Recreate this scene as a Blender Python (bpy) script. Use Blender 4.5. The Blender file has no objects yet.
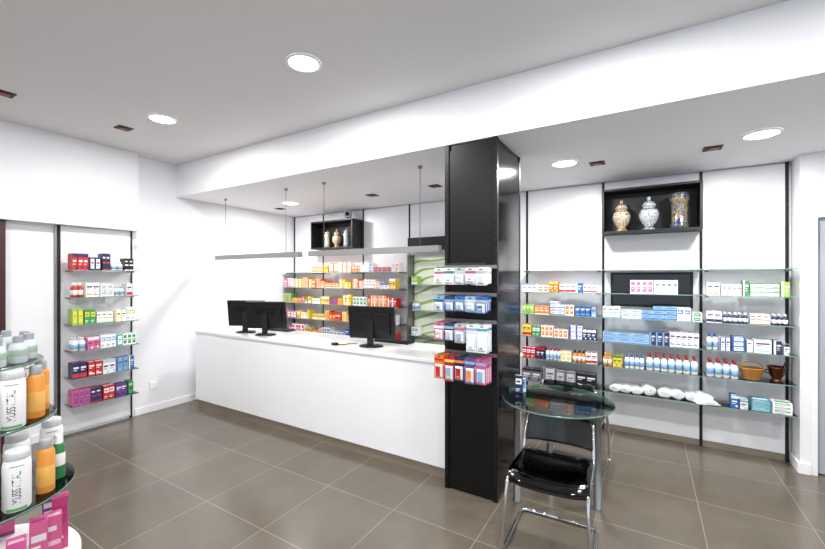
import bpy, bmesh, math, random
from mathutils import Vector, Matrix
random.seed(11)
S=bpy.context.scene
S.view_settings.view_transform='Standard'
S.view_settings.look='None'
S.view_settings.exposure=0.0
COL=S.collection

def lin(c):
    return tuple(((v/255)/12.92 if v/255<=0.04045 else ((v/255+0.055)/1.055)**2.4) for v in c)
def new_mat(name,rgb=(200,200,200),rough=.5,metal=0,spec=.5,emit=None,es=1,coat=0):
    m=bpy.data.materials.new(name); m.use_nodes=True
    b=m.node_tree.nodes['Principled BSDF']
    b.inputs['Base Color'].default_value=(*lin(rgb),1)
    b.inputs['Roughness'].default_value=rough
    b.inputs['Metallic'].default_value=metal
    b.inputs['Specular IOR Level'].default_value=spec
    b.inputs['Coat Weight'].default_value=coat
    if emit:
        b.inputs['Emission Color'].default_value=(*lin(emit),1)
        b.inputs['Emission Strength'].default_value=es
    return m
def noise_bump(m,scale=60,strength=.05,colvar=0.0):
    nt=m.node_tree; b=nt.nodes['Principled BSDF']
    tc=nt.nodes.new('ShaderNodeTexCoord'); n=nt.nodes.new('ShaderNodeTexNoise'); n.inputs['Scale'].default_value=scale
    n.inputs['Detail'].default_value=6
    nt.links.new(tc.outputs['Object'],n.inputs['Vector'])
    bp=nt.nodes.new('ShaderNodeBump'); bp.inputs['Strength'].default_value=strength; bp.inputs['Distance'].default_value=.01
    nt.links.new(n.outputs['Fac'],bp.inputs['Height']); nt.links.new(bp.outputs['Normal'],b.inputs['Normal'])
    if colvar:
        c=tuple(b.inputs['Base Color'].default_value)[:3]
        mx=nt.nodes.new('ShaderNodeMix'); mx.data_type='RGBA'
        mx.inputs['A'].default_value=(*[v*(1-colvar) for v in c],1); mx.inputs['B'].default_value=(*[min(1,v*(1+colvar)) for v in c],1)
        n2=nt.nodes.new('ShaderNodeTexNoise'); n2.inputs['Scale'].default_value=3; n2.inputs['Detail'].default_value=8
        nt.links.new(tc.outputs['Object'],n2.inputs['Vector'])
        nt.links.new(n2.outputs['Fac'],mx.inputs['Factor']); nt.links.new(mx.outputs['Result'],b.inputs['Base Color'])
    return m

M_wall=noise_bump(new_mat('wall_paint',(234,234,238),.6),120,.03,.01)
M_ceil=noise_bump(new_mat('ceiling_paint',(220,218,218),.7),90,.03,.01)
M_soffit=noise_bump(new_mat('soffit_paint_brightened',(240,239,242),.7),90,.03,.01)  # lighter than the ceiling: soffit brightness put into the colour, few lamps there
M_panel=noise_bump(new_mat('white_laminate',(233,233,236),.35),40,.01,.01)
M_white=new_mat('white_lacquer',(244,244,246),.22,coat=.3)
M_top=noise_bump(new_mat('white_solid_surface',(240,241,243),.10,coat=.4),200,.005,.01)
M_plinth=new_mat('plinth_metal',(150,138,122),.35,.3)
M_black=new_mat('black_powdercoat',(9,9,10),.38,spec=.3)
M_blackgloss=new_mat('black_gloss',(9,9,11),.12,spec=.5)
M_strip=new_mat('dark_upright',(40,40,42),.4,.5)
M_slot=new_mat('slot_shadow',(2,2,2),.9)
M_blackwood=noise_bump(new_mat('black_wood',(12,11,12),.5),50,.05)
M_chrome=new_mat('chrome',(205,205,208),.12,1)
M_steel=new_mat('brushed_steel',(150,150,152),.35,.9)
M_alu=new_mat('lamp_aluminium',(150,150,150),.4,.4)
M_mon=new_mat('monitor_plastic',(12,12,13),.35)
M_screen=new_mat('screen_glass',(8,8,10),.08)
M_red=new_mat('dark_red_door',(60,16,18),.35)
M_spot=new_mat('spot_housing',(30,16,14),.5)
M_spotc=new_mat('spot_copper',(120,50,30),.35,.6)
M_emit=new_mat('downlight_diffuser',(255,255,255),.5,emit=(255,253,248),es=14)
M_trim=new_mat('trim_white',(240,240,240),.35)
M_grey=new_mat('grey_door',(165,170,180),.4)
M_cable=new_mat('cable',(110,110,110),.5)
M_bag=noise_bump(new_mat('white_wrapped_rolls',(228,229,232),.3,coat=.3),32,1.0)

def glass(name,tint):
    m=bpy.data.materials.new(name); m.use_nodes=True; nt=m.node_tree; nt.nodes.clear()
    o=nt.nodes.new('ShaderNodeOutputMaterial'); mx=nt.nodes.new('ShaderNodeMixShader')
    t=nt.nodes.new('ShaderNodeBsdfTransparent'); g=nt.nodes.new('ShaderNodeBsdfGlossy'); f=nt.nodes.new('ShaderNodeFresnel')
    t.inputs['Color'].default_value=(*tint,1); g.inputs['Roughness'].default_value=.04
    f.inputs['IOR'].default_value=1.45
    nt.links.new(f.outputs[0],mx.inputs[0]); nt.links.new(t.outputs[0],mx.inputs[1]); nt.links.new(g.outputs[0],mx.inputs[2])
    nt.links.new(mx.outputs[0],o.inputs['Surface']); return m
M_glass=glass('clear_glass',(.95,.97,.962))
M_smoke=glass('smoked_acrylic',(.24,.25,.27))
M_edge=new_mat('glass_edge',(118,150,140),.15)
M_tedge=new_mat('table_glass_edge',(92,122,112),.12)
M_smokeedge=new_mat('smoked_edge',(16,16,18),.15)

def col_mat(name,rough=.4,coat=0):
    m=bpy.data.materials.new(name); m.use_nodes=True; nt=m.node_tree
    a=nt.nodes.new('ShaderNodeAttribute'); a.attribute_name='Col'
    b=nt.nodes['Principled BSDF']; b.inputs['Roughness'].default_value=rough; b.inputs['Coat Weight'].default_value=coat
    nt.links.new(a.outputs['Color'],b.inputs['Base Color']); return m
M_prod=col_mat('printed_packaging',.38)
M_blister=col_mat('shiny_packaging',.18,.5)

def floor_mat():
    m=new_mat('floor_tiles',(105,98,90),.19,spec=.6); nt=m.node_tree; b=nt.nodes['Principled BSDF']
    tc=nt.nodes.new('ShaderNodeTexCoord'); mp=nt.nodes.new('ShaderNodeMapping'); mp.inputs['Location'].default_value=(.29,.17,0)
    nt.links.new(tc.outputs['Object'],mp.inputs['Vector'])
    br=nt.nodes.new('ShaderNodeTexBrick'); br.offset=0; br.squash=1
    br.inputs['Scale'].default_value=1; br.inputs['Brick Width'].default_value=.6; br.inputs['Row Height'].default_value=.6
    br.inputs['Mortar Size'].default_value=.0028; br.inputs['Mortar Smooth'].default_value=.1; br.inputs['Bias'].default_value=0
    br.inputs['Color1'].default_value=(*lin((96,88,77)),1); br.inputs['Color2'].default_value=(*lin((102,94,83)),1)
    br.inputs['Mortar'].default_value=(*lin((138,130,118)),1)
    nt.links.new(mp.outputs[0],br.inputs['Vector'])
    n=nt.nodes.new('ShaderNodeTexNoise'); n.inputs['Scale'].default_value=2.5; n.inputs['Detail'].default_value=9; n.inputs['Roughness'].default_value=.65
    nt.links.new(tc.outputs['Object'],n.inputs['Vector'])
    mr=nt.nodes.new('ShaderNodeMapRange'); mr.inputs['To Min'].default_value=.70; mr.inputs['To Max'].default_value=1.28
    nt.links.new(n.outputs['Fac'],mr.inputs['Value'])
    mx=nt.nodes.new('ShaderNodeMix'); mx.data_type='RGBA'; mx.blend_type='MULTIPLY'; mx.inputs['Factor'].default_value=1
    nt.links.new(br.outputs['Color'],mx.inputs['A']); nt.links.new(mr.outputs[0],mx.inputs['B'])
    nt.links.new(mx.outputs['Result'],b.inputs['Base Color'])
    bp=nt.nodes.new('ShaderNodeBump'); bp.inputs['Strength'].default_value=.15; bp.inputs['Distance'].default_value=.003; bp.invert=True
    nt.links.new(br.outputs['Fac'],bp.inputs['Height']); nt.links.new(bp.outputs[0],b.inputs['Normal'])
    return m
M_floor=floor_mat()

class MB:
    def __init__(s,mats): s.v=[];s.f=[];s.c=[];s.m=[];s.s=[];s.mats=mats;s.M=Matrix.Identity(4)
    def V(s,p): s.v.append(tuple(s.M@Vector(p))); return len(s.v)-1
    def F(s,idx,c=(1,1,1),m=0,sm=False): s.f.append(idx);s.c.append(c);s.m.append(m);s.s.append(sm)
    def quad(s,pts,c=(1,1,1),m=0): s.F([s.V(p) for p in pts],c,m)
    def box(s,a,b,c=(1,1,1),m=0,front=None):
        x0,y0,z0=a;x1,y1,z1=b
        i=[s.V(p) for p in [(x0,y0,z0),(x1,y0,z0),(x1,y1,z0),(x0,y1,z0),(x0,y0,z1),(x1,y0,z1),(x1,y1,z1),(x0,y1,z1)]]
        for k,q in enumerate([(0,3,2,1),(4,5,6,7),(0,1,5,4),(1,2,6,5),(2,3,7,6),(3,0,4,7)]):
            s.F([i[t] for t in q],(front if (front and k==2) else c),m)
    def lathe(s,cx,cy,cz,prof,n=20,c=(1,1,1),m=0,sm=True,cols=None,caps=True,sx=1,sy=1,wob=0):
        rings=[]
        ph=random.uniform(0,6)
        for r,z in prof:
            rings.append([s.V((cx+sx*r*(1+wob*math.sin(3*2*math.pi*k/n+ph+z*20))*math.cos(2*math.pi*k/n),cy+sy*r*(1+wob*math.cos(5*2*math.pi*k/n+ph))*math.sin(2*math.pi*k/n),cz+z)) for k in range(n)])
        for j in range(len(rings)-1):
            cc=cols[j] if cols else c
            for k in range(n):
                s.F([rings[j][k],rings[j][(k+1)%n],rings[j+1][(k+1)%n],rings[j+1][k]],cc,m,sm)
        if caps:
            s.F(list(reversed(rings[0])),cols[0] if cols else c,m); s.F(rings[-1],cols[-1] if cols else c,m)
    def tube(s,pts,r,n=10,c=(1,1,1),m=0,closed=False,rad=None):
        P=[Vector(p) for p in pts]
        if rad:
            Q=[];N=len(P)
            for i in range(N):
                if not closed and i in(0,N-1): Q.append(P[i]);continue
                a=P[i-1];b=P[i];d=P[(i+1)%N]
                la=(a-b).length;lb=(d-b).length;t=min(rad,la*.49,lb*.49)
                p0=b+(a-b).normalized()*t;p1=b+(d-b).normalized()*t
                for k in range(7):
                    u=k/6; Q.append((1-u)**2*p0+2*u*(1-u)*b+u*u*p1)
            P=Q
        N=len(P);up=None;rings=[]
        for i in range(N):
            if closed: t=(P[(i+1)%N]-P[i-1])
            else: t=P[min(i+1,N-1)]-P[max(i-1,0)]
            t.normalize()
            if up is None:
                up=Vector((0,0,1)) if abs(t.z)<.9 else Vector((1,0,0))
            a=(up-t*up.dot(t)); a.normalize(); up=a; b=t.cross(a)
            rings.append([s.V(P[i]+r*(a*math.cos(2*math.pi*k/n)+b*math.sin(2*math.pi*k/n))) for k in range(n)])
        R=N if closed else N-1
        for j in range(R):
            A=rings[j];B=rings[(j+1)%N]
            for k in range(n): s.F([A[k],A[(k+1)%n],B[(k+1)%n],B[k]],c,m,True)
        if not closed: s.F(list(reversed(rings[0])),c,m); s.F(rings[-1],c,m)
    def obj(s,name,parent=None,bevel=0,loc=None,rotz=0):
        me=bpy.data.meshes.new(name); me.from_pydata(s.v,[],s.f)
        for m in s.mats: me.materials.append(m)
        ca=me.color_attributes.new('Col','FLOAT_COLOR','CORNER'); li=0
        for p in me.polygons:
            p.material_index=s.m[p.index]; p.use_smooth=s.s[p.index]
            for _ in p.vertices:
                ca.data[li].color=(*s.c[p.index],1); li+=1
        o=bpy.data.objects.new(name,me); COL.objects.link(o)
        if parent: o.parent=parent
        if loc: o.location=loc
        o.rotation_euler[2]=rotz
        if bevel:
            md=o.modifiers.new('bevel','BEVEL'); md.width=bevel; md.segments=2; md.limit_method='ANGLE'
        return o
def empty(name,loc=(0,0,0),rotz=0):
    o=bpy.data.objects.new(name,None); COL.objects.link(o); o.location=loc; o.rotation_euler[2]=rotz; o.empty_display_size=.1; return o
def simple_box(name,a,b,mat,parent=None,bevel=0):
    mb=MB([mat]); mb.box(a,b); return mb.obj(name,parent,bevel)

# ---------- ROOM
XL,XR,YF,YB=-5.05,3.0,-2.2,4.60
ZC,ZS=3.0,2.6; YBM=2.67
simple_box('floor',(XL-.1,YF-.1,-.1),(XR+.1,YB+.1,0),M_floor)
simple_box('ceiling',(XL-.1,YF-.1,ZC),(XR+.1,YB+.1,ZC+.1),M_ceil)
simple_box('ceiling_soffit',(XL,YBM,ZS),(XR,YB,ZC-.001),M_soffit)
simple_box('wall_left',(XL-.1,YF-.1,0),(XL,YB+.1,ZC),M_wall)
simple_box('wall_back',(XL,YB,0),(XR+.1,YB+.1,ZC),M_wall)
simple_box('wall_left_bulkhead',(XL,YF,2.12),(-4.93,2.19,ZC-.001),M_wall)
def wall_with_hole(name,axis,pos,th,a0,a1,h0,h1,z0,z1,ztop,mat,split=False):
    mbs=[]; mb=MB([mat]); cnt=[0]
    def bx(u0,u1,w0,w1):
        if u1-u0<1e-4 or w1-w0<1e-4: return
        t=MB([mat]) if split else mb
        if axis=='x': t.box((pos,u0,w0),(pos+th,u1,w1))
        else: t.box((u0,pos,w0),(u1,pos+th,w1))
        if split: cnt[0]+=1; t.obj(name+'_%d'%cnt[0])
    bx(a0,h0,0,ztop);bx(h1,a1,0,ztop);bx(h0,h1,z1,ztop);bx(h0,h1,0,z0)
    if not split: mb.obj(name)
wall_with_hole('wall_right','x',XR,.1,YF-.1,YB,-1.6,2.2,.3,2.6,ZC,M_wall)
wall_with_hole('wall_front','y',YF-.1,.1,XL,XR,-1.5,2.6,.1,2.6,ZC,M_wall)
def window(name,axis,pos,a0,a1,z0,z1,n):
    mb=MB([M_trim,M_glass]); e=.06
    def bx(u0,u1,w0,w1,t=.03,m=0):
        if axis=='x': mb.box((pos-t,u0,w0),(pos+t,u1,w1),m=m)
        else: mb.box((u0,pos-t,w0),(u1,pos+t,w1),m=m)
    bx(a0,a1,z0,z0+e);bx(a0,a1,z1-e,z1)
    for k in range(n+1):
        u=a0+(a1-a0-e)*k/n; bx(u,u+e,z0+e,z1-e)
        if k<n: bx(u+e,a0+(a1-a0-e)*(k+1)/n,z0+e,z1-e,.004,1)
    mb.obj(name)
window('window_1','x',XR+.05,-1.6,2.2,.3,2.6,3)
window('window_2','y',YF-.05,-1.5,2.6,.1,2.6,3)
DX0,DX1=1.14,1.96
wall_with_hole('wall_back_right','y',4.36,.238,1.075,XR,DX0,DX1,0,2.12,ZS,M_wall,split=True)
mb=MB([M_trim,M_grey,M_steel])
for a,b in [((DX0+.001,4.362,0),(DX0+.04,4.42,2.08)),((DX1-.04,4.362,0),(DX1-.001,4.42,2.08)),((DX0+.001,4.362,2.08),(DX1-.001,4.42,2.119))]: mb.box(a,b)
mb.box((DX0+.041,4.40,.01),(DX1-.041,4.435,2.079),m=1)
mb.tube([(DX0+.1,4.40,1.02),(DX0+.1,4.35,1.02),(DX0+.22,4.35,1.02)],.009,m=2,rad=.02)
mb.obj('door_1')
mb=MB([M_red,M_blackwood,M_steel])
mb.box((XL+.001,.22,0),(XL+.03,1.08,2.1)); 
mb.box((XL+.001,1.08,0),(XL+.045,1.14,2.118),m=0); mb.box((XL+.001,.16,0),(XL+.045,.22,2.118),m=0)
mb.tube([(XL+.03,.95,1.0),(XL+.08,.95,1.0),(XL+.08,.83,1.0)],.009,m=2,rad=.02)
mb.obj('door_2')
simple_box('baseboard_left',(XL+.001,2.2,0),(XL+.016,YB-.32,.08),M_trim,bevel=.003)
simple_box('baseboard_left_front',(XL+.001,1.15,0),(XL+.014,1.50,.08),M_trim,bevel=.003)
simple_box('baseboard_right',(1.06,4.345,0),(1.139,4.359,.09),M_trim,bevel=.003)
simple_box('baseboard_right_return',(1.058,4.36,0),(1.074,4.56,.09),M_trim,bevel=.003)
simple_box('trim_1',(XL+.001,1.49,.03),(XL+.02,1.505,2.118),M_steel)
mb=MB([M_trim,M_slot]); mb.box((XL+.001,2.36,.27),(XL+.012,2.44,.35)); 
mb.M=Matrix.Translation((XL+.012,2.40,.31))@Matrix.Rotation(math.pi/2,4,'Y'); mb.lathe(0,0,0,[(.018,0),(.018,.001)],m=0); mb.lathe(0,.006,0,[(.003,0),(.003,.0015)],m=1); mb.lathe(0,-.006,0,[(.003,0),(.003,.0015)],m=1); mb.obj('wall_socket',bevel=.001)
mb=MB([M_trim,M_slot]); mb.box((XL+.001,2.20,1.93),(XL+.03,2.23,1.97)); mb.box((XL+.03,2.208,1.94),(XL+.031,2.222,1.952),m=1);mb.obj('motion_sensor',bevel=.002)

POST=[-5.035,-4.39,-3.59,-2.79,-1.99,-1.19,-.392,.442,1.045]
mb=MB([M_panel])
for a,b in zip(POST[:-1],POST[1:]):
    mb.box((a+.012,YB-.03,.06),(b-.012,YB-.001,ZS-.012))
mb.obj('wall_panelling',bevel=.002)
simple_box('baseboard_back',(XL+.02,YB-.02,0),(1.055,YB-.001,.055),M_plinth)
mb=MB([M_strip,M_slot])
for p in POST:
    mb.box((p-.0105,YB-.034,.0),(p+.0105,YB-.001,ZS-.004))
    z=.3
    while z<2.4:
        mb.box((p-.003,YB-.0348,z),(p+.003,YB-.0338,z+.02),m=1); z+=.05
mb.obj('shelf_uprights')

# ---------- products
W=(240,240,240);N=(34,44,88);B=(50,98,172);LB=(136,174,210);R=(190,44,46);O=(228,126,46);Y=(236,202,70);G=(62,144,80);LG=(154,194,90)
PK=(208,98,142);PU=(110,70,140);T=(62,154,164);K=(30,30,33);GR=(120,122,126);SV=(190,192,196)
def jit(c,a=14):
    k=random.uniform(-a,a); return tuple(max(0,min(255,v+k+random.uniform(-5,5))) for v in c)
def pbox(mb,x,y,z,w,h,d,main,band,style,jc=True):
    m=lin(main);b=lin(band)
    mb.box((x,y,z),(x+w,y+d,z+h),m)
    e=.0006;yy=y-e
    def q(u0,u1,v0,v1,c,k=0):
        mb.quad([(x+w*u0,yy-k*.0003,z+h*v0),(x+w*u1,yy-k*.0003,z+h*v0),(x+w*u1,yy-k*.0003,z+h*v1),(x+w*u0,yy-k*.0003,z+h*v1)],c)
    ink=lin((70,70,84)) if sum(main)>450 else lin((228,228,228))
    if style==0: q(0,1,.05,.30,b); q(.12,.88,.62,.74,ink); q(.12,.6,.5,.55,ink)
    elif style==1: q(.0,.28,0,1,b); q(.38,.9,.6,.72,ink); q(.38,.75,.44,.49,ink); q(.38,.8,.3,.34,ink)
    elif style==2: q(.1,.9,.5,.82,b); q(.2,.7,.6,.7,m,1); q(.1,.7,.2,.25,ink); q(.1,.55,.1,.14,ink)
    elif style==3: q(0,1,.78,1,b); q(.1,.8,.48,.6,ink); q(.1,.6,.32,.37,ink); q(.6,.9,.08,.22,b)
    elif style==4: q(.15,.85,.12,.88,b); q(.25,.75,.5,.62,m,1); q(.25,.6,.35,.4,m,1)
    elif style==5: q(.1,.9,.66,.78,ink); q(.1,.6,.54,.59,ink); q(.1,.9,.12,.2,b); q(.1,.5,.25,.3,b)
    else: q(.08,.92,.4,.5,b); q(.08,.7,.7,.8,ink); q(0,1,0,.07,b)
    mb.quad([(x+w*.1,y+d*.1,z+h+e),(x+w*.9,y+d*.1,z+h+e),(x+w*.9,y+d*.5,z+h+e),(x+w*.1,y+d*.5,z+h+e)],b)
def pbottle(mb,x,y,z,r,h,main,cap,label):
    a=lin(main);c=lin(cap);l=lin(label)
    prof=[(r*.92,0),(r,.006),(r,h*.15),(r*1.01,h*.151),(r*1.01,h*.5),(r,h*.501),(r,h*.6),(r*.82,h*.7),(r*.4,h*.76),(r*.4,h*.8),(r*.46,h*.801),(r*.44,h*.99),(r*.36,h)]
    cols=[a,a,l,l,l,a,a,a,a,c,c,c]
    mb.lathe(x,y,z,prof,14,cols=cols)
def fill(mb,x0,x1,z,items,depth,hmax=.19,pal=None,gap=.002,sp=.7):
    x=x0;i=0
    while True:
        if i<len(items): it=items[i]
        else:
            pl=pal or [W,W,W,O,B,R,G,Y,LB]
            k='s' if random.random()<.35 else 'b'
            it=(k,random.randint(1,4),random.uniform(.03,.075),random.uniform(.06,.135),random.choice(pl),random.choice(pl+[W,B]))
            if k=='s': it=(k,random.randint(1,2),random.uniform(.06,.1),random.uniform(.025,.045),it[4],it[5])
            if it[4]==it[5]: it=it[:5]+((W if it[4]!=W else random.choice([B,R,O,G])),)
        i+=1
        kind,n,w,h,main,band=it; st=random.randint(0,6)
        main=jit(main,8);band=jit(band)
        if kind=='g': x+=w*n
        for _ in range(n if kind!='g' else 0):
            if x+w>x1: return
            jy=random.uniform(0,.02)
            if kind=='b': pbox(mb,x,jy,z,w,min(h*1.08,hmax),min(.11,depth-.03),main,band,st)
            elif kind=='s':
                zz=z
                k=max(1,int(min(hmax,.15)/h)-random.randint(0,1)) 
                for _k in range(k):
                    pbox(mb,x+random.uniform(-.001,.001),jy+random.uniform(0,.006),zz,w,h,min(.12,depth-.03),main,band,st); zz+=h+.001
            elif kind=='t':
                pbottle(mb,x+w/2,jy+w/2,z,w/2*.95,h,main,band,W if sum(main)<600 else jit(LB))
                pbottle(mb,x+w/2,jy+w*1.6,z,w/2*.95,h,main,band,W if sum(main)<600 else jit(LB))
            x+=w+gap
        x+=random.uniform(.004,.02)*sp
        if x>x1-.03: return

def shelf_bay(mb,x0,x1,zs,depth,th=.007):
    for z in zs:
        mb.box((x0,.0035,z-th),(x1,depth,z),m=0)
        mb.box((x0,0,z-th),(x1,.0035,z),m=1)
        for xx in (x0+.02,x1-.026):
            mb.box((xx,.06,z-th-.014),(xx+.006,depth,z-th-.0005),m=2)

ZS_=[1.67,1.44,1.20,.96,.72,.47]
YFRONT=4.29; DEP=.274
ER=empty('medicine_display_shelves'); EL=empty('medicine_display_shelves')
mbS=MB([M_glass,M_edge,M_steel]); mbS.M=Matrix.Translation((0,YFRONT,0))
for a,b in [(-1.19,-.392),(-.392,.442),(.442,1.055)]:
    shelf_bay(mbS,a+.008,b-.008,ZS_,DEP)
mbS.obj('glass_shelves',ER)
mbS=MB([M_glass,M_edge,M_steel]); mbS.M=Matrix.Translation((0,YFRONT,0))
for a,b in [(-5.03,-4.39),(-4.39,-3.59),(-3.59,-2.79)]:
    shelf_bay(mbS,a+.008,b-.008,ZS_,DEP)
mbS.obj('glass_shelves',EL)

P=MB([M_prod]); P.M=Matrix.Translation((0,YFRONT+.02,0))
D=.2
A0,A1=-1.175,-.405
fill(P,A0,A1,1.44,[('b',3,.05,.08,W,LB),('b',2,.055,.06,W,O),('b',2,.045,.10,O,Y),('b',3,.05,.08,W,R),('b',1,.06,.09,B,W),('b',4,.04,.07,W,PK),('s',2,.06,.03,W,R)],D)
fill(P,A0,A1,1.20,[('b',3,.04,.09,LG,G),('b',3,.05,.08,O,W),('s',2,.07,.035,W,B),('b',2,.04,.10,W,O),('b',3,.045,.09,B,LB),('b',4,.04,.08,LB,W)],D)
fill(P,A0,A1,.96,[('b',2,.045,.11,Y,R),('b',2,.04,.10,G,W),('b',3,.04,.11,W,O),('b',3,.045,.08,W,O),('s',2,.06,.045,W,B),('b',4,.04,.09,N,W)],D)
fill(P,A0,A1,.72,[('b',3,.045,.10,R,W),('b',2,.04,.11,N,R),('t',4,.036,.12,W,R),('b',2,.05,.09,W,Y),('t',3,.04,.12,O,K),('b',4,.05,.10,W,R)],D)
fill(P,A0,A1,.47,[('b',2,.10,.12,GR,K),('b',1,.12,.14,SV,GR),('b',2,.10,.13,GR,SV),('b',3,.09,.13,K,GR)],D)
B0,B1=-.375,.43
fill(P,B0+.24,B1-.14,1.44,[('b',4,.046,.12,W,PK),('b',6,.046,.12,W,SV)],D,gap=.0015,sp=.2)
fill(P,B0,B1,1.20,[('b',3,.05,.10,W,LB),('s',2,.08,.04,W,B),('s',3,.09,.04,LB,B),('b',2,.05,.11,W,B),('s',1,.07,.04,W,G),('b',4,.045,.11,O,W)],D)
fill(P,B0,B1,.96,[('s',3,.13,.045,LB,B),('b',3,.05,.11,N,LB),('b',8,.042,.12,W,B)],D)
fill(P,B0,B1,.72,[('t',2,.04,.12,O,Y),('b',2,.04,.1,Y,G),('t',4,.04,.13,W,B),('t',8,.056,.15,W,R)],D,sp=1.0)
C0,C1=.46,1.03
fill(P,C0,C1,1.44,[('b',2,.045,.10,W,R),('b',4,.033,.09,W,SV),('b',1,.04,.12,G,W),('s',2,.09,.035,W,G),('b',2,.05,.11,LG,W),('s',2,.08,.04,W,G)],D)
fill(P,C0,C1,1.20,[('b',2,.05,.09,W,N),('t',5,.032,.09,N,W),('b',3,.04,.08,W,O),('t',5,.032,.09,N,W),('b',3,.04,.1,W,LB)],D)
fill(P,C0,C1,.96,[('t',2,.04,.14,W,B),('b',2,.035,.10,W,B),('s',1,.09,.04,B,W),('b',1,.04,.09,W,SV),('b',1,.11,.10,W,LB),('b',1,.05,.10,N,W),('b',1,.03,.08,W,N),('b',1,.09,.13,GR,SV)],D)
fill(P,C0,C0+.25,.72,[('t',4,.054,.15,W,R)],D)
fill(P,C0+.17,C1,.47,[('b',1,.05,.12,B,W),('b',1,.05,.07,W,LB),('g',1,.01,0,W,W),('s',1,.12,.03,T,W),('s',1,.12,.03,W,G)],D,hmax=.1)
P.obj('medicine_boxes',ER)

P=MB([M_prod]); P.M=Matrix.Translation((0,YFRONT+.02,0))
secs=[(-5.01,-4.40,[O,W,PK,O,W,Y]),(-4.38,-3.60,[O,R,W,Y,W,O]),(-3.58,-2.80,[W,R,O,B,W,G,W])]
for si,(a,b,pl) in enumerate(secs):
    for z in ZS_[:5]:
        if si==0 and z>1.6: continue
        p2={1.67:[O,W,W,O],1.44:[W,O,Y,W],1.2:[G,O,Y,W,W],.96:[O,Y,W,W],.72:[W,R,PU,B,W]}[z]
        fill(P,a,b,z,[],D,pal=pl+p2,hmax=.16)
P.obj('medicine_boxes',EL)

mb=MB([M_bag])
x=-.33
while x<.50:
    r=random.uniform(.048,.066); sy=random.uniform(.6,.78)
    mb.M=Matrix.Translation((x+r,YFRONT+.01+random.uniform(0,.03),.4715+r*sy))@Matrix.Rotation(random.uniform(-.35,.35),4,'Z')@Matrix.Rotation(-math.pi/2,4,'X')
    mb.lathe(0,0,0,[(.004,.012),(r*.3,.0),(r*.5,.014),(r*.8,.004),(r,.02),(r*1.0,.09),(r*.97,.19),(r*.7,.215),(r*.2,.21)],22,sy=sy,wob=.07)
    x+=2*r-.004
mb.M=Matrix.Translation((.47,YFRONT-.03,.474))@Matrix.Rotation(.3,4,'Z')
g=[[mb.V((-.09+.18*i/8,.17*j/6,.012+.05*math.sin(math.pi*i/8)*math.sin(math.pi*min(1,(j+1)/7))+.004*math.sin(5*i+3*j))) for j in range(7)] for i in range(9)]
g2=[[mb.V((-.09+.18*i/8,.17*j/6,.006)) for j in range(7)] for i in range(9)]
for i in range(8):
    for j in range(6): mb.F([g[i][j],g[i+1][j],g[i+1][j+1],g[i][j+1]],sm=True); mb.F([g2[i][j+1],g2[i+1][j+1],g2[i+1][j],g2[i][j]])
for i in range(8):
    mb.F([g2[i][0],g2[i+1][0],g[i+1][0],g[i][0]]); mb.F([g[i][6],g[i+1][6],g2[i+1][6],g2[i][6]])
for j in range(6):
    mb.F([g[0][j],g[0][j+1],g2[0][j+1],g2[0][j]]); mb.F([g2[8][j],g2[8][j+1],g[8][j+1],g[8][j]])
mb.M=Matrix.Identity(4)
mb.obj('wrapped_towel_rolls',ER)

# left shelf unit
LZ=[1.67,1.40,1.13,.87,.60,.33]
ML=Matrix.Translation((XL+.27,0,0))@Matrix.Rotation(math.pi/2,4,'Z')
EC=empty('cosmetics_display_shelves')
L=MB([M_glass,M_edge,M_steel,M_panel,M_strip]); L.M=ML
shelf_bay(L,1.55,2.13,LZ,.235)
L.box((1.535,.245,.03),(2.15,.269,2.115),m=3)
for xx in (1.515,2.15): L.box((xx,.235,.0),(xx+.016,.269,2.118),m=4)
L.obj('glass_shelves',EC)
P=MB([M_prod]); P.M=ML@Matrix.Translation((0,.02,0))
fill(P,1.56,2.12,1.67,[('b',3,.04,.15,R,N),('b',2,.045,.12,N,W),('b',2,.035,.16,N,R),('t',2,.05,.09,W,W),('b',3,.04,.12,K,W),('b',3,.035,.09,B,W)],.17)
fill(P,1.56,2.12,1.40,[('t',2,.045,.14,R,W),('b',2,.055,.13,W,O),('b',2,.055,.12,W,SV),('t',2,.05,.10,W,SV),('b',3,.05,.12,W,R),('b',3,.04,.13,SV,W)],.17)
fill(P,1.56,2.12,1.13,[('b',2,.04,.14,LG,Y),('b',2,.045,.13,G,Y),('b',3,.045,.10,W,LG),('b',2,.05,.11,W,Y),('b',3,.04,.13,W,LG)],.17)
fill(P,1.56,2.12,.87,[('t',2,.055,.13,W,W),('b',2,.05,.11,PK,W),('b',3,.045,.12,W,LB),('b',1,.05,.11,T,W),('b',4,.04,.11,W,G)],.17)
fill(P,1.56,2.12,.60,[('b',2,.055,.14,N,R),('b',2,.055,.13,R,W),('b',2,.055,.13,W,SV),('b',2,.055,.13,LB,B),('b',3,.05,.13,B,W)],.17)
fill(P,1.56,2.12,.33,[('b',3,.045,.14,PK,PU),('b',2,.045,.13,N,R),('b',2,.05,.13,R,W),('b',2,.05,.12,PU,N),('b',3,.045,.13,G,N)],.17)
P.obj('cosmetic_boxes',EC)

mb=MB([M_blackwood,M_blackgloss])
NX0,NX1,NZ0,NZ1=-.32,.38,1.30,1.645
mb.box((NX0,YB-.033,NZ0),(NX1,YB-.0305,NZ1),m=1)
for a,b in [((NX0,YB-.05,NZ0),(NX1,YB-.031,NZ0+.02)),((NX0,YB-.05,NZ1-.02),(NX1,YB-.031,NZ1)),((NX0,YB-.05,NZ0+.02),(NX0+.02,YB-.031,NZ1-.02)),((NX1-.02,YB-.05,NZ0+.02),(NX1,YB-.031,NZ1-.02))]: mb.box(a,b)
mb.obj('black_niche',ER)

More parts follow.
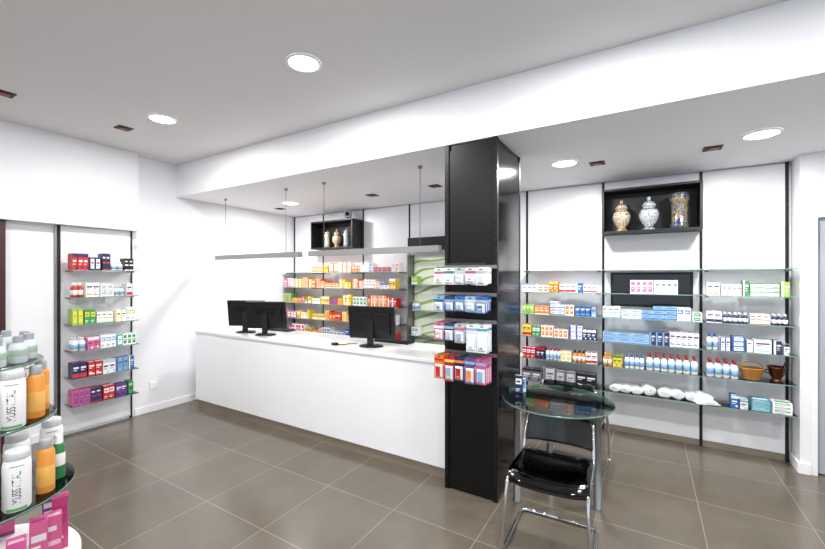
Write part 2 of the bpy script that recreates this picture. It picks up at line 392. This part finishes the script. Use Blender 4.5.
def display_box(name,x0,x1,z0,z1,y0=4.33,y1=4.564,t=.022):
    mb=MB([M_blackwood])
    mb.box((x0,y0,z0),(x1,y1,z0+t));mb.box((x0,y0,z1-t),(x1,y1,z1))
    mb.box((x0,y0,z0+t),(x0+t,y1,z1-t));mb.box((x1-t,y0,z0+t),(x1,y1,z1-t))
    mb.box((x0+t,y1-.012,z0+t),(x1-t,y1,z1-t))
    return mb.obj(name,bevel=.002)
display_box('wall_display_box',-.385,.435,2.03,2.47)
display_box('wall_display_box',-4.42,-3.60,2.02,2.44)

def jar_mat(name,base,c1,c2,scale):
    m=new_mat(name,base,.22,coat=.3); nt=m.node_tree; b=nt.nodes['Principled BSDF']
    tc=nt.nodes.new('ShaderNodeTexCoord'); n=nt.nodes.new('ShaderNodeTexNoise'); n.inputs['Scale'].default_value=scale; n.inputs['Detail'].default_value=4
    n.inputs['Distortion'].default_value=1.8
    nt.links.new(tc.outputs['Object'],n.inputs['Vector'])
    r=nt.nodes.new('ShaderNodeValToRGB'); r.color_ramp.interpolation='EASE'
    r.color_ramp.elements[0].position=.0; r.color_ramp.elements[0].color=(*lin(c1),1)
    r.color_ramp.elements[1].position=1; r.color_ramp.elements[1].color=(*lin(c2),1)
    for p,c in [(.43,c1),(.47,base),(.53,base),(.57,c2)]:
        e=r.color_ramp.elements.new(p); e.color=(*lin(c),1)
    nt.links.new(n.outputs['Fac'],r.inputs['Fac'])
    a=nt.nodes.new('ShaderNodeAttribute'); a.attribute_name='Col'
    mx=nt.nodes.new('ShaderNodeMix'); mx.data_type='RGBA'; mx.blend_type='MULTIPLY'; mx.inputs['Factor'].default_value=1
    nt.links.new(r.outputs['Color'],mx.inputs['A']); nt.links.new(a.outputs['Color'],mx.inputs['B'])
    nt.links.new(mx.outputs['Result'],b.inputs['Base Color']); return m
J1=jar_mat('majolica_ochre',(214,206,186),(150,112,58),(90,90,96),46)
J2=jar_mat('majolica_grey',(206,208,210),(96,104,116),(170,172,176),52)
J3=jar_mat('majolica_blue_yellow',(120,124,110),(24,44,100),(160,124,40),36)
J4=jar_mat('majolica_green',(210,210,195),(70,110,76),(140,110,60),44)
URN=[(.055,0),(.058,.008),(.036,.03),(.034,.04),(.06,.075),(.078,.12),(.08,.155),(.068,.19),(.05,.205),(.05,.22),(.058,.222),(.056,.235),(.04,.262),(.018,.278),(.012,.288),(.018,.297),(.014,.31),(.002,.316)]
ALB=[(.06,0),(.064,.008),(.062,.03),(.055,.045),(.052,.12),(.055,.20),(.064,.215),(.064,.235),(.048,.25),(.046,.262),(.052,.265),(.052,.285),(.03,.30),(.01,.305),(.013,.318),(.002,.322)]
ALB2=[(.062,0),(.068,.01),(.066,.035),(.058,.05),(.056,.13),(.058,.22),(.068,.235),(.07,.26),(.064,.27),(.066,.275),(.066,.295),(.05,.30),(.002,.302)]
def jar(name,x,y,z,prof,mat,s=1,band=(0.55,.5,.45)):
    mb=MB([mat]); pr=[(r*s,h*s) for r,h in prof]
    cols=[(1,1,1)]*(len(pr)-1)
    cols=[band if i in(0,1,2,7,9,12) else c for i,c in enumerate(cols)]
    mb.lathe(0,0,0,pr,28,cols=cols); 
    return mb.obj(name,loc=(x,y,z))
jar('apothecary_jar',-.215,4.43,2.0525,URN,J1,1.0,(.6,.42,.2))
jar('apothecary_jar',.02,4.43,2.0525,URN,J2,1.04,(.35,.4,.5))
jar('apothecary_jar',.265,4.43,2.0525,ALB2,J3,1.12,(.35,.5,.9))
jar('apothecary_jar',-4.17,4.43,2.0425,ALB,J4,.8)
jar('apothecary_jar',-3.98,4.43,2.0425,URN,J1,.86,(.7,.55,.3))
jar('apothecary_jar',-3.79,4.43,2.0425,ALB,J2,.82)
mb=MB([M_grey,M_slot,M_steel]); mb.box((-.05,-.04,.03),(.05,.05,.12)); mb.lathe(0,0,0,[(.03,0),(.03,.006),(.01,.01),(.01,.032)],16,m=2)
mb.M=Matrix.Translation((0,-.04,.075))@Matrix.Rotation(math.pi/2,4,'X'); mb.lathe(0,0,0,[(.028,0),(.03,.012),(.022,.02),(.018,.014)],20,m=1)
mb.obj('security_camera',loc=(-3.74,4.40,2.4405),rotz=.5,bevel=.003)

M_wick=new_mat('wicker',(170,116,46),.6); M_cop=new_mat('aged_copper',(96,56,40),.25,.9)
mb=MB([M_wick])
for k in range(9):
    r=.05+.03*k/8; z=.006+.011*k
    mb.tube([(r*(1+.02*(-1)**t)*math.cos(t*math.pi/12),r*(1+.02*(-1)**t)*.8*math.sin(t*math.pi/12),z) for t in range(24)],.0062,6,closed=True)
mb.lathe(0,0,.001,[(.046,0),(.046,.006)],18,sy=.8)
mb.tube([(-.075,0,.09),(-.066,0,.13),(-.03,0,.15),(.03,0,.15),(.066,0,.13),(.075,0,.09)],.005,8,rad=.02)
mb.obj('wicker_basket',ER,loc=(.775,4.375,.7215))
mb=MB([M_cop])
mb.lathe(0,0,0,[(.042,0),(.045,.008),(.032,.02),(.03,.03),(.048,.06),(.052,.10),(.062,.12),(.064,.128),(.056,.126),(.046,.10),(.036,.05),(.0,.04)],26,caps=False)
for sx in (-1,1): mb.tube([(sx*.05,0,.095),(sx*.072,0,.095),(sx*.072,0,.07),(sx*.049,0,.07)],.004,8,rad=.01)
mb.M=Matrix.Translation((0.004,0,.05))@Matrix.Rotation(math.radians(25),4,'Y')
mb.lathe(0,0,0,[(.002,-.012),(.014,-.004),(.014,.01),(.007,.02),(.006,.11),(.011,.125),(.002,.14)],14)
mb.obj('mortar_and_pestle',ER,loc=(.935,4.375,.7212))

# ---------- cabinet with wavy back
def wavy():
    m=new_mat('wavy_green_print',(220,230,200),.25); nt=m.node_tree;b=nt.nodes['Principled BSDF']
    tc=nt.nodes.new('ShaderNodeTexCoord'); w=nt.nodes.new('ShaderNodeTexWave'); w.bands_direction='Z'; w.wave_profile='SIN'
    mp=nt.nodes.new('ShaderNodeMapping'); mp.inputs['Rotation'].default_value=(0,.25,0)
    nt.links.new(tc.outputs['Object'],mp.inputs['Vector'])
    w.inputs['Scale'].default_value=2.4; w.inputs['Distortion'].default_value=5.0; w.inputs['Detail'].default_value=0; w.inputs['Detail Scale'].default_value=.9
    nt.links.new(mp.outputs[0],w.inputs['Vector'])
    r=nt.nodes.new('ShaderNodeValToRGB')
    r.color_ramp.elements[0].position=.05;r.color_ramp.elements[0].color=(*lin((150,182,96)),1)
    r.color_ramp.elements[1].position=.22;r.color_ramp.elements[1].color=(*lin((238,243,226)),1)
    nt.links.new(w.outputs['Fac'],r.inputs['Fac']); nt.links.new(r.outputs['Color'],b.inputs['Base Color']); return m
M_wavy=wavy()
EG=empty('glass_display_cabinet')
mb=MB([M_wavy,M_steel,M_blackwood,M_glass,M_edge,M_trim])
X0,X1,Y0,Y1=-2.73,-1.99,4.40,4.563
mb.box((X0+.03,Y1-.012,.12),(X1-.03,Y1,1.88))
for x in (X0,X1-.022):
    mb.box((x,Y0,0),(x+.022,Y1,1.91),m=1)
mb.box((X0+.022,Y0,1.885),(X1-.022,Y0+.02,1.91),m=1); mb.box((X0+.022,Y0,0),(X1-.022,Y1-.012,.12),m=5)
for z in (.5,.83,1.16,1.5):
    mb.box((X0+.023,Y0+.01,z-.006),(X1-.023,Y1-.014,z),m=3); mb.box((X0+.023,Y0+.007,z-.006),(X1-.023,Y0+.01,z),m=4)
mb.box((X0-.01,Y0+.04,1.95),(X1,Y1,2.12),m=2)
mb.obj('cabinet_frame',EG)
P=MB([M_prod]); P.M=Matrix.Translation((0,Y0+.03,0))
for z,it in ((.83,('b',2,.05,.10,W,G)),(1.16,('t',2,.045,.12,W,LG)),(1.5,('b',2,.045,.10,LG,W))):
    w_=it[2]*it[1]+.02
    fill(P,X0+.05,X0+.05+w_,z,[it],.13,hmax=.14)
P.obj('cabinet_products',EG)
# ---------- counter
cx0,cx1=-4.82,-.93; cy0,cy1=2.76,3.40; CT=.94
E=empty('sales_counter')
simple_box('front_panel',(cx0+.01,cy0+.012,.085),(cx1-.39,cy0+.05,CT-.032),M_white,E,.002)
simple_box('side_panel_1',(cx0+.01,cy0+.051,.085),(cx0+.05,cy1-.02,CT-.032),M_white,E,.002)
simple_box('side_panel_2',(cx1-.04,3.29,.085),(cx1,cy1-.02,CT-.032),M_white,E,.002)
simple_box('back_shelf',(cx0+.051,cy0+.051,.4),(cx1-.42,cy1-.1,.42),M_white,E)
simple_box('plinth',(cx0+.03,cy0+.03,0),(cx1-.40,cy1-.06,.084),M_plinth,E)
mb=MB([M_top]); mb.box((cx0,cy0,CT-.03),(-1.32,cy1,CT)); mb.box((-1.32,3.275,CT-.03),(cx1+.01,cy1,CT)); mb.obj('counter_top',E,.003)
# ---------- column
kx0,kx1,ky0,ky1=-1.315,-.905,2.67,3.265
E=empty('display_column')
simple_box('core',(kx0+.01,ky0+.02,.0),(kx1-.01,ky1-.02,ZS-.003),M_black,E)
simple_box('front_cladding',(kx0+.035,ky0+.008,.01),(kx1-.035,ky0+.019,ZS-.05),M_black,E,.001)
simple_box('side_cladding',(kx1-.0095,ky0+.035,.01),(kx1-.002,ky1-.03,ZS-.05),M_blackgloss,E,.001)
simple_box('side_cladding_2',(kx0+.002,ky0+.035,.01),(kx0+.0095,ky1-.03,ZS-.05),M_blackgloss,E,.001)
mb=MB([M_black,M_slot,M_strip])
for (x,y) in ((kx0,ky0),(kx1-.032,ky0),(kx0,ky1-.032),(kx1-.032,ky1-.032)):
    mb.box((x,y,0),(x+.032,y+.032,ZS-.004))
    z=.1
    while z<2.5:
        if y==ky0:
            mb.box((x+.012,y-.0008,z),(x+.02,y+.001,z+.028),m=2)
        if x>kx0: mb.box((x+.031,y+.012,z),(x+.0328,y+.02,z+.028),m=2)
        z+=.05
mb.obj('slotted_posts',E)
ER2=empty('hanging_blister_packs')
mb=MB([M_steel,M_edge,M_glass]); P=MB([M_blister])
XO=kx0-.018
def pack(x,y,z,w,h,main,band,clear):
    m=lin(main);b=lin(band)
    P.box((x-w/2,y,z-h),(x+w/2,y+.0015,z+.012),m)
    P.box((x-.012,y-.0004,z-.004),(x+.012,y+.0018,z+.004),lin((60,60,60)))
    P.quad([(x-w/2,y-.0006,z-.03),(x+w/2,y-.0006,z-.03),(x+w/2,y-.0006,z-.012),(x-w/2,y-.0006,z-.012)],b)
    x0,x1=x-w*.4,x+w*.4; z0,z1=z-h*.94,z-h*.34; t=.016
    A=[P.V(p) for p in ((x0,y,z0),(x1,y,z0),(x1,y,z1),(x0,y,z1))]
    i=.012
    C=[P.V(p) for p in ((x0+i,y-t,z0+i),(x1-i,y-t,z0+i),(x1-i,y-t,z1-i),(x0+i,y-t,z1-i))]
    cl=lin(clear)
    for k in range(4): P.F([A[k],A[(k+1)%4],C[(k+1)%4],C[k]],lin((215,220,224)))
    P.F(C,cl)
    yy=y-t-.0006
    P.quad([(x0+i+.006,yy,z0+i+.006),(x1-i-.006,yy,z0+i+.006),(x1-i-.006,yy,z0+i+.018),(x0+i+.006,yy,z0+i+.018)],b)
rows=[(1.655,.105,[(W,PK),(W,T),(SV,W),(W,PK),(W,SV)],[SV,W,SV]),
      (1.455,.10,[(LB,B),(N,LB),(B,LB),(LB,W),(B,SV)],[LB,SV,B]),
      (1.26,.12,[(PK,W),(N,LB),(SV,PK),None,None],[PK,LB,SV]),
      (1.025,.165,[(O,R),(R,Y),(N,O),(PU,LB),(PK,LB)],[O,R,LB,B])]
for z,h,cols,cl in rows:
    mb.box((kx0+.002,ky0-.012,z+.006),(kx1-.002,ky0-.0015,z+.03),m=0)
    mb.box((XO+.002,ky0-.172,z+.018),(XO+.405,ky0-.170,z+.042),m=2)
    for k in range(5):
        x=XO+.042+k*.08
        mb.tube([(x,ky0-.012,z+.0145),(x,ky0-.15,z+.0145),(x,ky0-.17,z+.022)],.003,6)
        if cols[k] is None: continue
        for j in range(4):
            c=cols[k]
            pack(x+random.uniform(-.002,.002),ky0-.145+j*.036,z-.002+random.uniform(-.002,.002),.074,h+random.uniform(-.008,.006),jit(c[0],10),jit(c[1],10),jit(random.choice(cl)))
z,h=1.26,.18
for k in range(2):
    x=XO+.042+.248+k*.078
    for j in range(3): pack(x,ky0-.14+j*.045,z-.002,.074,h,jit(W,6),T if k else LB,jit(W,8))
mb.obj('prongs',ER2); P.obj('packs',ER2)

# ---------- monitors
def monitor(x,y,rot):
    E=empty('computer_monitor',(x,y,CT+.0005),rot)
    mb=MB([M_mon,M_screen])
    mb.M=Matrix.Translation((0,0,.22))@Matrix.Rotation(math.radians(8),4,'X')
    mb.box((-.235,-.018,-.15),(.235,.012,.16)); mb.box((-.19,-.04,-.11),(.19,-.018,.11)); mb.box((-.215,.0121,-.13),(.215,.0135,.14),m=1)
    for k in range(7): mb.box((-.12,-.0412,.02+k*.011),(.12,-.04,.024+k*.011),m=1)
    mb.obj('display',E,.006)
    mb=MB([M_mon]); mb.box((-.03,-.055,.01),(.03,-.03,.24)); mb.lathe(0,-.02,0,[(.12,0),(.12,.008),(.1,.014),(.03,.02)],28,sy=.8); mb.obj('stand',E,.004)
monitor(-4.12,3.0,math.radians(24))
monitor(-3.73,2.97,math.radians(24))
monitor(-2.25,3.0,math.radians(14))
for (kx,ky,a) in ((-3.9,3.29,.1),(-2.2,3.29,0)):
    mb=MB([M_mon,M_strip]); mb.box((-.21,-.065,0),(.21,.065,.014))
    for r in range(5):
        for c in range(15): mb.box((-.2+c*.0265,-.056+r*.023,.014),(-.2+c*.0265+.022,-.056+r*.023+.018,.02),m=1)
    mb.obj('keyboard',loc=(kx,ky,CT+.0005),rotz=a)
mb=MB([M_mon]); mb.tube([(-2.45,3.02,CT+.006),(-2.52,2.98,CT+.006),(-2.5,2.9,CT+.006),(-2.58,2.86,CT+.006)],.004,8,rad=.03); mb.box((-2.62,2.835,CT+.0005),(-2.565,2.88,CT+.022)); mb.obj('barcode_scanner',bevel=.003)

# ---------- pendants
M_emit2=new_mat('tube_diffuser',(190,190,190),.5)
def pendant(x0,x1,y,z,cab):
    E=empty('linear_pendant_light')
    mb=MB([M_alu,M_emit2]); mb.box((x0,y-.03,z-.027),(x1,y+.03,z+.027)); mb.box((x0+.02,y-.022,z-.028),(x1-.02,y+.022,z-.0271),m=1); mb.obj('bar',E,.002)
    mb=MB([M_cable,M_alu])
    for c in cab: mb.tube([(c,y,z+.027),(c,y,ZS-.02)],.003,6); mb.lathe(c,y,ZS-.022,[(.02,.0),(.02,.021)],16,m=1)
    mb.obj('cables',E)
pendant(-4.80,-3.27,3.05,1.85,[-4.62,-3.50])
pendant(-3.12,-1.55,3.05,1.85,[-2.92,-1.75])

# ---------- table
tx,ty=-.544,2.88
E=empty('round_glass_table',(tx,ty,0))
mb=MB([M_glass,M_tedge])
r=.368;n=64
mb.lathe(0,0,.73,[(r,0),(r+.003,.002),(r+.003,.008),(r,.01)],64,m=1,caps=False)
for z,rev in ((.73,True),(.74,False)):
    idx=[mb.V((r*math.cos(2*math.pi*k/n),r*math.sin(2*math.pi*k/n),z)) for k in range(n)]
    mb.F(idx[::-1] if rev else idx)
mb.obj('glass_top',E)
mb=MB([M_steel])
LA=[20,111,202]
for a in LA:
    x=.27*math.cos(math.radians(a));y=.27*math.sin(math.radians(a))
    mb.lathe(x,y,0,[(.03,0),(.03,.006),(.024,.01),(.024,.71),(.04,.715),(.04,.729)],20)
pts=[(.27*math.cos(math.radians(a)),.27*math.sin(math.radians(a)),.70) for a in LA]
mb.tube([pts[0],pts[1],pts[2]],.012,8)
mb.obj('legs',E)
P=MB([M_prod]); pbox(P,0,0,0,.055,.13,.03,N,W,2); pbox(P,.02,.035,0,.05,.10,.03,LB,W,0); P.obj('leaflet_boxes',loc=(tx-.295,ty+.0,.7405),rotz=.1)

# ---------- chairs
def chair(x,y,rot,top=.70):
    E=empty('smoked_acrylic_chair',(x,y,0),rot)
    mb=MB([M_smoke,M_smokeedge])
    def sheet(fn,nu,nv,th,nrm):
        g=[[Vector(fn(i/nu,j/nv)) for j in range(nv+1)] for i in range(nu+1)]
        o=Vector(nrm)*th
        a=[[mb.V(p) for p in row] for row in g]; b=[[mb.V(p-o) for p in row] for row in g]
        for i in range(nu):
            for j in range(nv):
                mb.F([a[i][j],a[i+1][j],a[i+1][j+1],a[i][j+1]],m=0,sm=True); mb.F([b[i][j+1],b[i+1][j+1],b[i+1][j],b[i][j]],m=0,sm=True)
        for i in range(nu):
            mb.F([a[i][0],b[i][0],b[i+1][0],a[i+1][0]],m=1); mb.F([a[i+1][nv],b[i+1][nv],b[i][nv],a[i][nv]],m=1)
        for j in range(nv):
            mb.F([a[0][j+1],b[0][j+1],b[0][j],a[0][j]],m=1); mb.F([a[nu][j],b[nu][j],b[nu][j+1],a[nu][j+1]],m=1)
    def seat(u,v):
        w=.225-.02*v; xx=(u-.5)*2
        yy=-.225+.42*v+.03*(abs(xx)**4)*(1-v)
        zz=.455-.045*max(0,(.18-v)/.18)**2-.012*math.sin(math.pi*v)*(1-xx*xx)+.01*xx*xx
        return (xx*w,yy,zz)
    sheet(seat,16,16,.011,(0,0,1))
    def back(u,v):
        xx=(u-.5)*2; w=.215-.02*v
        zz=.50+(top-.50)*v-.02*(abs(xx)**3)*v
        yy=.215+.045*v+.03*(1-xx*xx)
        return (xx*w,yy,zz)
    sheet(back,16,8,.010,(0,1,0))
    mb.obj('smoked_shell',E)
    mb=MB([M_chrome])
    tr=.0105
    for sx in (-1,1):
        mb.tube([(sx*.205,.262,top-.05),(sx*.213,.215,.50),(sx*.215,.19,.428),(sx*.215,-.20,.428),(sx*.222,-.235,.30),(sx*.235,-.24,.0115),(sx*.235,.24,.0115),(sx*.0,.24,.0115)],tr,10,rad=.05)
    mb.tube([(-.215,-.12,.428),(.215,-.12,.428)],.008,8); mb.tube([(-.215,.15,.428),(.215,.15,.428)],.008,8)
    mb.obj('chrome_frame',E)
chair(-.49,2.455,math.radians(2))
chair(-.52,3.53,math.radians(176),.78)

# ---------- round display stand foreground
F=Vector((-.5145,.8575,0));Rr=Vector((.8575,.5145,0))
c0=1.7*F-1.98*Rr
E=empty('tiered_display_stand',(c0.x,c0.y,0))
mb=MB([M_white]); mb.lathe(0,0,0,[(.39,0),(.41,.02),(.41,.265),(.40,.28),(.0,.28)],64,caps=False); mb.obj('pedestal',E)
mb=MB([M_glass,M_tedge,M_chrome])
tiers=[(1.216,.27),(.955,.315),(.63,.385)]
for z,r in tiers:
    mb.lathe(0,0,z-.01,[(r,0),(r+.002,.002),(r+.002,.008),(r,.01)],72,m=1,caps=False)
    for zz,rev in ((z-.01,True),(z,False)):
        idx=[mb.V((r*math.cos(2*math.pi*k/72),r*math.sin(2*math.pi*k/72),zz)) for k in range(72)]
        mb.F(idx[::-1] if rev else idx)
mb.lathe(0,0,.28,[(.022,0),(.022,1.04)],20,m=2)
mb.lathe(0,0,1.32,[(.03,0),(.028,.02),(.005,.03)],20,m=2)
mb.obj('glass_tiers',E)
tcu=bpy.data.curves.new('t','FONT'); tcu.body='MUSSVITAL'; tcu.size=.034; tcu.align_x='CENTER'; tcu.align_y='CENTER'
to=bpy.data.objects.new('t',tcu); COL.objects.link(to); bpy.context.view_layer.update()
tm=bpy.data.meshes.new_from_object(to.evaluated_get(bpy.context.evaluated_depsgraph_get()))
TV=[tuple(v.co) for v in tm.vertices]; TF=[list(p.vertices) for p in tm.polygons]
bpy.data.objects.remove(to); bpy.data.curves.remove(tcu); bpy.data.meshes.remove(tm)
def big_bottle(mb,pos,z,kind,facing):
    if kind=='w':
        r=.045
        prof=[(r*.9,0),(r,.008),(r,.185),(r*.95,.2),(r*.86,.207),(r*.84,.208),(r*.86,.209),(r*.86,.238),(r*.8,.246)]
        w=lin((236,236,236)); mb.lathe(pos.x,pos.y,z,prof,32,cols=[w]*5+[lin((206,208,210))]*3)
        rr=r+.0006
        base=len(mb.v)
        for (a,b,_) in TV:
            th=facing-b*1.15/rr
            mb.V((pos.x+rr*math.cos(th),pos.y+rr*math.sin(th),z+.1+a*.78))
        for f in TF: mb.F([base+i for i in f],lin((30,30,34)))
        for (z0,z1,a0,a1,col) in ((.006,.017,-.75,.75,(96,160,90)),(.187,.19,-.5,.5,(110,110,110))):
            n=6
            for k in range(n):
                t0=facing+a0+(a1-a0)*k/n;t1=facing+a0+(a1-a0)*(k+1)/n
                mb.quad([(pos.x+rr*math.cos(t0),pos.y+rr*math.sin(t0),z+z0),(pos.x+rr*math.cos(t1),pos.y+rr*math.sin(t1),z+z0),(pos.x+rr*math.cos(t1),pos.y+rr*math.sin(t1),z+z1),(pos.x+rr*math.cos(t0),pos.y+rr*math.sin(t0),z+z1)],lin(col))
    elif kind=='o':
        r=.032; o=lin((214,140,56)); l=lin((226,170,86)); s=lin((160,162,166))
        prof=[(r*.9,0),(r,.006),(r,.03),(r*1.01,.031),(r*1.01,.12),(r,.121),(r,.18),(r*.8,.194),(r*.7,.197),(r*.72,.198),(r*.7,.232),(r*.6,.238)]
        mb.lathe(pos.x,pos.y,z,prof,28,cols=[o,o,o,l,o,o,o,o,s,s,s])
    elif kind=='n':
        r=.026; o=lin((40,120,70)); s=lin((230,230,230))
        prof=[(r*.9,0),(r,.006),(r,.06),(r*1.01,.061),(r*1.01,.12),(r,.121),(r,.15),(r*.6,.165),(r*.5,.2),(r*.4,.205)]
        mb.lathe(pos.x,pos.y,z,prof,24,cols=[o,o,o,s,o,o,o,s,s])
    else:
        r=.031; g=lin((190,194,198)); d=lin((130,134,140)); l=lin((150,170,150))
        prof=[(r*.9,0),(r,.006),(r,.03),(r*1.01,.031),(r*1.01,.06),(r,.061),(r*.9,.08),(r*.6,.09),(r*.6,.115),(r*.5,.12)]
        mb.lathe(pos.x,pos.y,z,prof,24,cols=[g,g,g,l,g,g,g,d,d])
P=MB([M_prod])
def ring(z,r,angs,kinds):
    for a,k in zip(angs,kinds):
        t=math.radians(a); p=c0+r*(math.cos(t)*Rr+math.sin(t)*F)
        big_bottle(P,p,z+.0005,k,math.atan2(-p.y,-p.x))
ring(1.216,.22,[-60,-36,-12,12,38,66,95,130,170,210,250],['s']*11)
ring(1.216,.12,[-40,30,100,190,260],['s']*5)
ring(.955,.262,[-58,-30,-6,22,50,85,125,165,205,240,272],['w','w','w','o','o','w','o','w','w','o','w'])
ring(.955,.14,[-30,60,140,220],['w','w','w','w'])
ring(.63,.325,[-52,-31,-11,12,36,66,100,140,180,225,265],['w','w','w','o','n','w','w','o','w','w','w'])
ring(.63,.18,[-30,40,110,180,240],['w','w','w','w','w'])
ob=P.obj('shampoo_bottles',E); ob.location=(-c0.x,-c0.y,0)
P=MB([M_prod])
for i,a in enumerate([-60,-44,-28,-12,4,20,40,70,110,150,200,250]):
    t=math.radians(a); p=c0+.33*(math.cos(t)*Rr+math.sin(t)*F)
    P.M=Matrix.Translation((p.x,p.y,.2805))@Matrix.Rotation(math.atan2(p.y,p.x)-math.pi/2,4,'Z')
    c=[PK,(196,70,130),PU,(214,90,150),PK][i%5]; h=.22 if i%2 else .25
    pbox(P,-.03,-.03,0,.06,h,.06,c,(230,190,210) if i%2 else (170,60,120),[2,5,6][i%3])
ob=P.obj('cosmetic_gift_boxes',E); ob.location=(-c0.x,-c0.y,0)

# ---------- lamps
def downlight(x,y,z,en,r=.105):
    E=empty('recessed_downlight',(x,y,z-.0005))
    mb=MB([M_trim,M_emit]); mb.lathe(0,0,-.008,[(r*.9,.001),(r*.92,-.002),(r*1.06,.0),(r*1.08,.008)],36,m=0,caps=False)
    idx=[mb.V((r*.91*math.cos(2*math.pi*k/36),r*.91*math.sin(2*math.pi*k/36),-.005)) for k in range(36)][::-1]; mb.F(idx,m=1)
    mb.obj('lamp_body',E)
    l=bpy.data.lights.new('lamp','AREA'); l.shape='DISK'; l.size=.2; l.energy=en; l.color=(1,.99,.975)
    o=bpy.data.objects.new('lamp',l); COL.objects.link(o); o.parent=E; o.location=(0,0,-.014)
for x in (-3.67,-1.92,-.17,1.58):
    for y in (1.82,-.2):  # second row, behind the camera, is unseen and added to light the room
        downlight(x,y,ZC,34 if y>0 else 29)
for x,y in ((-4.125,3.67),(-.617,3.62),(.689,3.59)): downlight(x,y,ZS,36)
def spot(x,y,z):
    E=empty('recessed_spotlight',(x,y,z-.0005))
    mb=MB([M_spot,M_spotc,M_trim]); s=.06
    mb.box((-s,-s,-.006),(s,-s+.012,0));mb.box((-s,s-.012,-.006),(s,s,0));mb.box((-s,-s+.012,-.006),(-s+.012,s-.012,0));mb.box((s-.012,-s+.012,-.006),(s,s-.012,0))
    mb.box((-s+.012,-s+.012,-.002),(s-.012,s-.012,-.001))
    mb.lathe(0,0,-.012,[(.02,.004),(.04,.0),(.045,.009)],20,m=1)
    mb.obj('housing',E)
for p in ((-4.21,1.745,ZC),(-4.195,.943,ZC),(.44,3.79,ZS),(-.37,3.77,ZS),(-2.87,3.83,ZS),(-1.99,3.8,ZS),(-4.6,3.9,ZS)): spot(*p)

w=bpy.data.worlds.new('World'); S.world=w; w.use_nodes=True
bg=w.node_tree.nodes['Background']; bg.inputs[0].default_value=(.74,.85,1,1); bg.inputs[1].default_value=2.0
for nm,loc,rot,sx,sy in (('window_portal_1',(XR+.12,.3,1.45),(0,math.radians(90),0),2.3,3.8),('window_portal_2',(.55,YF-.12,1.35),(math.radians(90),0,0),4.1,2.5)):
    l=bpy.data.lights.new(nm,'AREA'); l.shape='RECTANGLE'; l.size=sx; l.size_y=sy; l.cycles.is_portal=True
    o=bpy.data.objects.new(nm,l); COL.objects.link(o); o.location=loc; o.rotation_euler=rot
cd=bpy.data.cameras.new('camera'); cd.sensor_width=36; cd.lens=17.02; cd.shift_y=.003; cd.clip_start=.05
co=bpy.data.objects.new('camera',cd); COL.objects.link(co); co.location=(0,0,1.6); co.rotation_euler=(math.radians(90),0,math.radians(30.96))
S.camera=co
